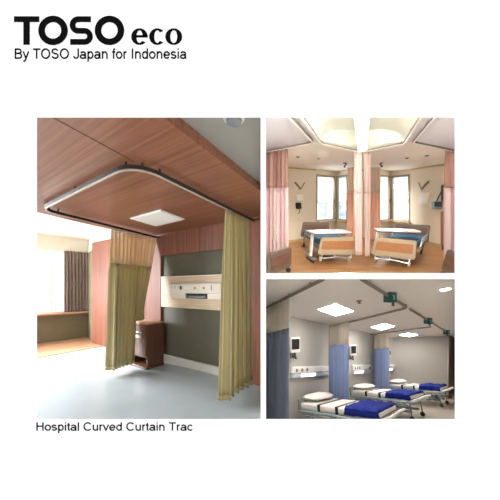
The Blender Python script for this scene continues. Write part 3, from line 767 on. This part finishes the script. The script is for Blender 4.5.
# wall fittings
def sconce(p, d, label):
    t = thing('wall_sconce', label, 'wall lamp', onwall('B', p, d, .27), 'fan shaped wall lamps')
    MB().prism([(-.23, -.012, .25), (0, -.012, 0), (.23, -.012, .25), (.175, -.012, .25), (0, -.012, .06), (-.175, -.012, .25)], (0, -.05, 0)).build('shade_edge', 'b_frame', t, smooth=False)
    MB().prism([(-.175, -.012, .25), (0, -.012, .06), (.175, -.012, .25)], (0, -.04, 0)).build('shade', 'b_wall', t, smooth=False)
    MB().box((-.05, -.02, .04), (.05, -.001, .2)).build('mounting_plate', 'b_frame', t)
dl, dr_ = Vector(B2)-Vector(B1), Vector(B8)-Vector(B7)
u = along(B1, B2, .55)
sconce(along(B1, B2, .52), dl, 'V shaped wall lamp above the dark box on the cream wall')
sconce(along(B7, B8, .50), dr_, 'V shaped wall lamp above the framed white panel on the cream wall')
t = thing('call_panel', 'white call panel above a black handset on the cream wall by the striped curtain', 'wall panel', onwall('B', along(B1, B2, .48), dl, -.10))
MB().rbox((-.11, -.05, 0), (.15, -.001, .2), .012).build('housing', 'white', t)
MB().box((-.02, -.055, .03), (.12, -.05, .17)).build('faceplate', 'cream', t, bevel=.003)
t = thing('handset_box', 'small black box with hanging cable under the white call panel', 'handset', onwall('B', along(B1, B2, .44), dl, -.38))
MB().rbox((-.1, -.08, 0), (.1, -.001, .2), .015).build('box', 'black', t)
MB().tube([(.0, -.04, .0), (.02, -.05, -.12), (-.08, -.05, -.16)], .012, 6).build('cable', 'dark', t)
t = thing('framed_panel', 'framed pale square panel on the cream wall under the V lamp beside the monitor', 'wall panel', onwall('B', along(B7, B8, .52), dr_, -.2))
MB().rbox((-.2, -.03, 0), (.2, -.001, .36), .008).build('frame', 'cream', t)
MB().box((-.16, -.035, .05), (.16, -.03, .32)).build('panel', 'white', t, bevel=.003)
t = thing('bedside_monitor', 'grey blue monitor on a slanting arm from the wall by the brown locker', 'monitor', Matrix.Translation(P3('B', ((437-250)/250*7.45, 7.45), -.2)))
MB().rbox((-.14, -.05, -.12), (.14, .05, .1), .02).build('screen_case', 'greyblue', t)
MB().box((-.11, -.056, -.08), (.11, -.05, .07)).build('screen', 'dark', t)
MB().tube([(-.02, .05, .05), (.07, .06, .2), (.24, .05, .56)], .02, 8).build('arm', 'dark', t)
MB().rbox((.2, .02, .1), (.27, .12, .62), .012).build('mounting_rail', 'dark', t)
t = thing('locker', 'tall narrow brown locker against the wall behind the pale pink curtain', 'cabinet', Matrix.Translation(P3('B', (5.56, 7.1), FL+.14)))
MB().box((0, 0, .05), (.3, .2, 1.02)).build('carcass', 'locker', t, bevel=.006)
dd = MB().box((.02, -.016, .1), (.28, 0, .98)).build('door', 'locker', t, bevel=.004)
MB().cyl((.08, -.03, .5), (.08, -.03, .65), .01, 8).build('handle', 'steel', dd)
MB().box((.02, .02, -.14), (.28, .18, .05)).build('plinth', 'dark', t)
for x, y, lb in ((298, 156.3, 'ceiling spot nearest the striped pink curtain'), (319, 158, 'ceiling spot before the window with the white table leg below'),
                 (407, 157.6, 'ceiling spot before the window of the turned bed'), (427, 155, 'ceiling spot nearest the pale pink curtain and monitor')):
    Y = 250*1.03/(198-y)
    t = thing('ceiling_spot', 'small round ' + lb, 'ceiling light', onceil('B', ((x-250)/250*Y, Y), CB), 'small round ceiling spots')
    MB().lathe([(.055, -.002), (.055, -.012), (.04, -.014)], 16).build('ring', 'steel', t)
    MB().lathe([(.038, -.014), (.03, -.03), (.005, -.032)], 16).build('lens', 'dark', t)
# outside
def block(name, label, x0, x1, y, h, z0, rows, cols, dep=3.):
    t = thing(name, label, 'building', Matrix.Translation((x0, y, z0)), 'pale buildings outside the bay windows')
    MB().box((0, 0, 0), (x1-x0, dep, h)).build('wall', 'building', t, smooth=False)
    MB().box((-.1, -.1, h), (x1-x0+.1, dep+.1, h+.15)).build('roof', 'building', t, smooth=False)
    for r_ in range(rows):
        for c_ in range(cols):
            a = (x1-x0)*(c_+.25)/cols; b = h*(r_+.3)/rows
            MB().box((a, -.02, b), (a+(x1-x0)*.5/cols, -.005, b+h*.45/rows)).build('window', 'build_win', t, smooth=False)
block('building', 'pale block seen low in the window beside the peach curtain over the free standing table', 6.0, 9.4, 22, 1.3, 7.6, 2, 4)
block('building', 'pale stepped block seen in the large window behind the turned bed', 14.6, 17.6, 22, 2.6, 7.6, 3, 3)

# ================================================================== ROOM C: three bed bays
cd = (1, 1)                                      # plan direction of the head wall (away from the camera)
K0, K1 = (0.251, 4.901), (6.22, 10.87)
K2 = (8.35, 9.72)
slab('floor_beige', 'C', [(.16, 2.9), (2.4, 2.9), (8.6, 10.3), (6.6, 11.3), (.2, 5.1)], FL, -.05, 'c_floor')
slab('ceiling_plain', 'C', [(.165, 2.9), (2.43, 2.9), (8.6, 10.25), (6.6, 11.3), (.25, 5.0)], CC, .05, 'c_ceil')
wall('wall_head_ward', 'C', K0, K1, FL, CC, 'c_wall')
wall('wall_end_ward', 'C', K1, K2, FL, CC, 'c_wall')
wall('baseboard_end', 'C', Vector(K1)+Vector((-.0, -.03)), Vector(K2)+Vector((0, -.03)), FL, FL+.1, 'c_rail', thick=.015)
def panel_light(pts, label):
    Q = [Vector(p) for p in pts]; cp = sum(Q, Vector((0, 0)))/4; c = P3('C', cp, CC)
    t = thing('ceiling_panel_light', label, 'ceiling light', Matrix.Translation(c), 'lit square ceiling panels')
    q = [P3('C', p, CC)-c for p in Q]
    MB().prism([v*1.06 + Vector((0, 0, -.001)) for v in q], (0, 0, -.012)).build('frame', 'white', t, smooth=False)
    MB().prism([v*.98 + Vector((0, 0, -.0125)) for v in q], (0, 0, -.006)).build('diffuser', 'lamp_c', t, smooth=False)
panel_light([(1.275, 4.688), (1.440, 4.211), (2.003, 4.839), (1.835, 5.333)], 'lit square ceiling panel over the nearest bed with the large monitor')
panel_light([(3.499, 7.229), (3.477, 6.486), (4.056, 7.018), (4.114, 7.792)], 'lit square ceiling panel over the middle bed of the blue curtain row')
panel_light([(5.624, 9.412), (5.576, 8.824), (6.285, 9.375), (6.441, 10.127)], 'lit square ceiling panel over the farthest bed by the blank end wall')
t = thing('downlight', 'small round bright downlight by the outer edge of the ward ceiling', 'ceiling light', onceil('C', (2.618, 3.357), CC))
MB().lathe([(.07, -.002), (.07, -.012), (.062, -.014)]).build('trim_ring', 'white', t)
MB().lathe([(.062, -.014), (.058, -.018), (.005, -.02)]).build('lens', 'spot', t)
t = thing('sprinkler_head', 'small dark sprinkler on the ward ceiling beside the nearest lit panel', 'sprinkler', onceil('C', (1.762, 4.040), CC))
MB().lathe([(.045, -.002), (.04, -.012), (.012, -.016), (.012, -.04)], 14).build('collar', 'c_rail', t)
MB().lathe([(.03, -.04), (.032, -.045), (.006, -.05)], 14).build('deflector', 'dark', t)
# tracks
G = 'grey brown ceiling tracks in the ward'
kw = dict(w=.028, hh=.03, rad=.22, mats=('c_rail', 'c_rail'))
rail('curtain_rail', 'C', [(2.229, 6.879), (2.760, 4.381), (1.253, 2.822)], .92, 'round cornered ceiling track from the wall by the second curtain to the largest teal box', G, hangers=5, **kw)
rail('curtain_rail', 'C', [(6.473, 8.214), (2.886, 4.510)], .92, 'straight ceiling track between the two smaller teal boxes', G, hangers=3, **kw)
rail('curtain_rail', 'C', [(4.362, 9.012), (4.986, 6.886)], .92, 'straight ceiling track leading to the third blue curtain by the far bed', G, hangers=2, **kw)
rail('curtain_rail', 'C', [(0.290, 4.389), (0.835, 2.822)], .92, 'nearest ceiling track carrying the slate blue curtain at the opening edge', G, hangers=3, **kw)
# teal boxes
def teal(p, w, h, label, txt):
    f = frame(P3('C', p, .92), (.95, .3, 0), (-.3, .95, 0))
    t = thing('bay_sign', label, 'sign', f, 'teal bay boxes')
    MB().rbox((-w/2, -.06, -h*.55), (w/2, .06, h*.45), .012).build('box', 'teal', t)
    MB().rbox((-w*.35, -.064, -h*.42), (w*.35, -.058, h*.25), .004).build('face', 'teal', t)
    g = MB(); g.box((-w*.02, -.068, -h*.3), (w*.1, -.064, h*.08)); g.box((-w*.14, -.068, h*.0), (w*.02, -.064, h*.08)); g.build('numeral', 'sign_ink', t, smooth=False)
    MB().box((w*.34, -.02, -h*.85), (w*.46, .02, -h*.5)).build('bracket', 'teal', t, bevel=.004)
teal((2.013, 3.594), .135, .17, 'largest teal box on the ceiling track, nearest of the three', '1')
teal((4.094, 5.750), .135, .16, 'middle sized teal box on the ceiling track, second of the three', '1')
teal((6.337, 8.070), .14, .17, 'smallest teal box on the ceiling track next to the end wall curtain', '1')
# cloth
G = 'blue ward curtains with cream net tops'
curtain('ward_curtain', 'C', [(0.259, 4.457), (0.571, 3.566)], .89, -1.38, 'darkest slate blue curtain with cream net top, cut by the opening edge', 6, .045,
        [('netting', .46, 'net'), ('drop', -1.38, 'blue_d')], G, seed=31, flare=1.0)
curtain('ward_curtain', 'C', [(2.056, 6.443), (2.289, 5.721)], .89, -1.36, 'blue curtain with cream net top, behind the pillow of the nearest bed', 6, .05,
        [('netting', .37, 'net'), ('drop', -1.36, 'blue')], G, seed=32, flare=1.0)
curtain('ward_curtain', 'C', [(4.543, 9.426), (4.583, 8.273)], .89, -1.36, 'blue curtain with cream net top, between the middle bed and the farthest bed', 6, .06,
        [('netting', .39, 'net'), ('drop', -1.36, 'blue')], G, seed=33, flare=1.0)
curtain('end_curtain', 'C', [(6.891, 8.679), (10.217, 12.105)], .89, -1.4, 'brown grey full length curtain at the outer edge beside the blank end wall', 5, .05,
        [('drop', -1.34, 'taupe_c'), ('hem', -1.4, 'taupe_c')], seed=34, flare=1.0)
# service consoles on the head wall
def console(x0, x1, h0, h1, l0, l1, label):
    p, q = HX[x0], HX[x1]; L = dist(p, q)
    t = thing('bedhead_console', label, 'medical console', onwall('C', p, cd, h0), 'white wall consoles in the ward')
    H = h1-h0
    MB().rbox((0, -.07, H*.42), (L, -.001, H), .015).build('upper_body', 'white', t)
    MB().rbox((0, -.09, 0), (L, -.001, H*.40), .015).build('lower_body', 'cons_low', t)
    a, b = dist(p, HX[l0]), dist(p, HX[l1])
    MB().box((a, -.096, H*.08), (b, -.09, H*.36)).build('reading_lamp', 'lamp_read', t, smooth=False)
    for k in range(3): MB().rbox((L*(.06+.12*k), -.08, H*.55), (L*(.06+.12*k)+.07, -.068, H*.85), .006).build('socket', 'c_rail', t)
    MB().cyl((L*.93, -.09, H*.62), (L*.93, -.068, H*.62), .045, 14).build('gas_outlet', 'dark', t)
HX = {290: (0.873, 5.523), 329: (2.168, 6.818), 298: (1.105, 5.755), 312: (1.547, 6.197), 351: (3.142, 7.792), 368: (4.190, 8.840), 352: (3.205, 7.855), 360: (3.683, 8.333), 386: (5.547, 10.197), 395: (6.453, 11.103), 387: (5.638, 10.288), 390: (5.918, 10.568)}
console(290, 329, -.385, -.15, 298, 312, 'white wall console with lit reading lamp behind the nearest bed pillow')
console(351, 368, -.43, -.16, 352, 360, 'white wall console with lit lamp behind the middle bed, between two blue curtains')
console(386, 395, -.42, -.2, 387, 390, 'white wall console behind the farthest bed pillow')
# monitors on arms
def monitor(p, h, w, hh, label):
    f = frame(P3('C', p, h), (.96, .28, 0), (-.28, .96, 0))
    t = thing('wall_monitor', label, 'monitor', f, 'wall monitors in the ward')
    MB().rbox((-w/2, -.03, -hh/2), (w/2, .03, hh/2), .015).build('housing', 'white', t)
    MB().box((-w*.4, -.036, -hh*.28), (w*.4, -.03, hh*.4)).build('screen', 'black', t, smooth=False)
    MB().tube([(0, .02, -hh*.45), (.0, .0, -hh*.75), (.06, .05, -hh*.95), (-.02, .12, -hh*.8)], .02, 8).build('arm', 'dark', t)
    MB().box((-.06, .1, -hh*.98), (.02, .13, -hh*.6)).build('wall_plate', 'grey_matt', t, bevel=.004)
monitor((0.976, 5.420), .33, .225, .33, 'largest dark screened monitor in white case, beside the slate blue curtain')
monitor((3.139, 7.620), .30, .215, .32, 'middle dark screened monitor in white case, beside the second blue curtain')
monitor((5.512, 9.950), .27, .16, .25, 'smallest dark screened monitor, beside the third blue curtain')
# beds
CW, CL = 1.12, 1.5
def pillow_mesh(mb, c, a, b, h):
    nu, nv = 20, 10; vs = []
    for j in range(nv+1):
        f = -PI/2 + PI*j/nv
        for i in range(nu):
            g = 2*PI*i/nu
            cx = math.copysign(abs(math.cos(g))**.5, math.cos(g)); cy = math.copysign(abs(math.sin(g))**.5, math.sin(g))
            r = math.cos(f)**.6 if math.cos(f) > 1e-6 else 0
            z = math.sin(f)*(1 - .35*max(abs(cx), abs(cy))*r)
            vs.append((c[0]+a*cx*r, c[1]+b*cy*r, c[2]+h*z + .012*math.sin(5*g+j)))
    mb.add(vs, [(j*nu+i, j*nu+(i+1)%nu, (j+1)*nu+(i+1)%nu, (j+1)*nu+i) for j in range(nv) for i in range(nu)])
def stretcher_bed(p, d, lab_bed, lab_pil, lab_bl):
    m = onfloor('C', p, d)
    w, L = CW, CL
    t = thing('hospital_bed', lab_bed, 'bed', m, 'strapped white hospital beds')
    MB().rbox((0, 0, .47), (L, w, .60), .04, 3).build('mattress', 'sheet', t)
    f = MB()
    for y in (-.03, w+.03): f.tube([(-.04, y, .45), (L+.06, y, .45)], .028, 8); f.tube([(.1, y, .38), (L-.1, y, .38)], .02, 8)
    for x in (-.04, .5, 1.05, L+.06): f.tube([(x, -.03, .45), (x, w+.03, .45)], .022, 8)
    f.build('bed_frame', 'c_frame', t)
    h = MB(); h.tube([(-.08, .08, .44), (-.09, .08, .64), (-.09, .3, .66), (-.09, w-.3, .66), (-.09, w-.08, .64), (-.08, w-.08, .48)], .022, 8)
    for y in (.35, w-.35): h.tube([(-.09, y, .66), (-.08, y, .45)], .015, 6)
    h.build('head_rail', 'grey_matt', t)
    h = MB(); h.tube([(L+.03, .03, .48), (L+.14, .05, .53), (L+.16, w*.5, .55), (L+.14, w-.05, .53), (L+.03, w-.03, .48)], .024, 8); h.build('foot_loop', 'sheet', t)
    s = MB(); s.box((.2, .25, .16), (L-.1, .33, .22)); s.box((.2, w-.33, .16), (L-.1, w-.25, .22))
    for y in (.29, w-.29): s.tube([(.3, y, .2), (.75, y, .47)], .025, 6); s.tube([(L-.3, y, .2), (L-.75, y, .47)], .025, 6)
    s.build('lift_base', 'c_frame', t)
    for x in (.18, L-.08):
        for y in (.14, w-.14):
            l = MB().tube([(x, y, .47), (x, y, .11)], .02, 8).build('leg', 'grey_matt', t)
            MB().cyl((x, y-.02, .055), (x, y+.02, .055), .055, 16).build('caster', 'dark', l)
    for y in (-.06, w+.06):
        r_ = MB(); r_.tube([(.75, y, .36), (.8, y, .45), (1.4, y, .45), (1.45, y, .36)], .013, 6)
        for x in (.9, 1.1, 1.3): r_.tube([(x, y, .3), (x, y, .45)], .01, 6)
        r_.build('side_rail', 'steel', t)
    for x in (.38, .74):
        MB().box((x, -.012, .48), (x+.055, w+.012, .606)).build('strap', 'strap', t, bevel=.004)
    # pillow and blanket lie on the bed
    pl = MB(); pillow_mesh(pl, (.13, w*.5, .68), .20, w*.40, .075)
    o = pl.build('pillow', 'pillow'); o.matrix_world = m; tag(o, lab_pil, 'pillow', 'white bed pillows')
    b = MB(); rnd = random.Random(int(p[0]*100)); nx, ny = 14, 18; vs = []
    x0, x1 = L*.6, L-.02
    prof = []
    for i in range(ny+1):
        v = i/ny
        if v < .12: prof.append((-.022, .605-.12*(1-v/.12)))
        elif v > .88: prof.append((w+.022, .605-.12*((v-.88)/.12)))
        else: prof.append((-.022+(w+.044)*(v-.12)/.76, .618))
    for i in range(nx+1):
        x = x0+(x1-x0)*i/nx
        for k, (y, z) in enumerate(prof):
            wv = .009*math.sin(i*1.3+k*.7)+.008*math.sin(k*1.9-i*.6)+rnd.uniform(-.004, .004)
            e = .0 if 0 < i < nx else -.008
            vs.append((x+(.03*math.sin(k*.8) if i == 0 else 0), y, z+.012+wv*(1 if 2 < k < ny-2 else .3)+e))
    for k, (y, z) in enumerate(prof): vs.append((x1+.016, y, min(z, .50)))
    b.add(vs, [(i*(ny+1)+k, i*(ny+1)+k+1, (i+1)*(ny+1)+k+1, (i+1)*(ny+1)+k) for i in range(nx+1) for k in range(ny)])
    o = b.build('blanket', 'navy', solid=.012, ang=70); o.matrix_world = m; tag(o, lab_bl, 'blanket', 'navy blue folded blankets')
stretcher_bed((1.031, 4.958), (.753, -.658), 'white strapped hospital bed nearest the opening, lying below the largest monitor', 'white pillow on the nearest strapped bed, below the reading lamp', 'largest navy blue blanket, across the foot of the nearest bed')
stretcher_bed((2.937, 7.055), (.680, -.733), 'white strapped hospital bed in the middle, between the two lighter blue curtains', 'white pillow on the middle strapped bed', 'navy blue blanket across the foot of the middle bed')
stretcher_bed((5.02, 8.844), (.694, -.720), 'white strapped hospital bed farthest away along the blank end wall', 'smallest white pillow, on the farthest strapped bed', 'smallest navy blue blanket, across the foot of the farthest bed')


# ================================================================== LIGHT AND CAMERA
w = bpy.data.worlds.new('World'); SC.world = w; w.use_nodes = True
bg = w.node_tree.nodes['Background']; bg.inputs['Color'].default_value = (.985, .99, 1, 1); bg.inputs['Strength'].default_value = 1.2
def area(name, loc, target, sx, sy, power, col=(1, 1, 1), spread=180):
    l = bpy.data.lights.new(name, 'AREA'); l.shape = 'RECTANGLE'; l.size = sx; l.size_y = sy; l.energy = power; l.color = col
    l.spread = math.radians(spread)
    o = bpy.data.objects.new(name, l); COL.objects.link(o); o.location = loc
    o.rotation_euler = (Vector(target)-Vector(loc)).to_track_quat('-Z', 'Y').to_euler(); return o
area('window_daylight', (-8.15, 4.5, 2.0), (-4.8, 1.9, .9), 3.4, 1.6, 1300, (.95, .975, 1))
area('front_fill', P3('B', (.55, 1.9), CB-.25), P3('B', (2.4, 8.0), -.9),   .5, .25, 32, (1, .96, .89), 120)  # pair of added fill lights, out of view, brightening the two bed room
area('front_fill', P3('B', (1.2, 1.9), CB-.25), P3('B', (3.6, 8.0), -.9),   .5, .25, 32, (1, .96, .89), 120)
area('bay_daylight', P3('B', (2.6, 10.1), .2), P3('B', (2.9, 6.5), -.8), 1.6, 1.2, 45, (.93, .97, 1))
area('bay_daylight', P3('B', (6.1, 10.1), .2), P3('B', (4.0, 6.5), -.8), 1.6, 1.2, 45, (.93, .97, 1))
area('ward_fill', P3('C', (1.15, 2.7), CC-.04), P3('C', (1.7, 3.4), -1.5), .5, .3, 30, (1, .94, .88), 130)  # unseen fill light added to lift the three bed room
area('vault_lamp', P3('B', (1.25, 2.9), CB+.2), P3('B', (2.3, 5.4), CB+.15), .6, .1, 5, (1, .98, .92), 70)
for sx, sy in ((1.19, 6.18), (1.78, 6.44), (4.0, 6.38), (4.24, 5.99)):
    sl = bpy.data.lights.new('ceiling_spot_lamp', 'SPOT'); sl.energy = 85; sl.spot_size = math.radians(165); sl.spot_blend = .7; sl.shadow_soft_size = .06; sl.color = (1, .94, .85)
    so = bpy.data.objects.new('ceiling_spot_lamp', sl); COL.objects.link(so); so.location = P3('B', (sx, sy), CB-.06)
sun = bpy.data.lights.new('low_sun', 'SUN'); sun.energy = 20.0; sun.angle = math.radians(24); sun.color = (1, .97, .93)
so = bpy.data.objects.new('low_sun', sun); COL.objects.link(so); so.location = (-14, 9, 8)
so.rotation_euler = Vector((.9, -.36, -.54)).to_track_quat('-Z', 'Y').to_euler()


cam = bpy.data.cameras.new('Camera'); cam.sensor_width = 36; cam.lens = 18; cam.shift_y = .076; cam.clip_start = .05
co = bpy.data.objects.new('Camera', cam); COL.objects.link(co); co.location = (0, 0, EYE); co.rotation_euler = (PI/2, 0, 0)
SC.camera = co
vs = SC.view_settings
SC.display_settings.display_device = 'sRGB'
vs.view_transform = 'Standard'; vs.look = 'None'; vs.exposure = 0; vs.gamma = 1; vs.use_curve_mapping = False
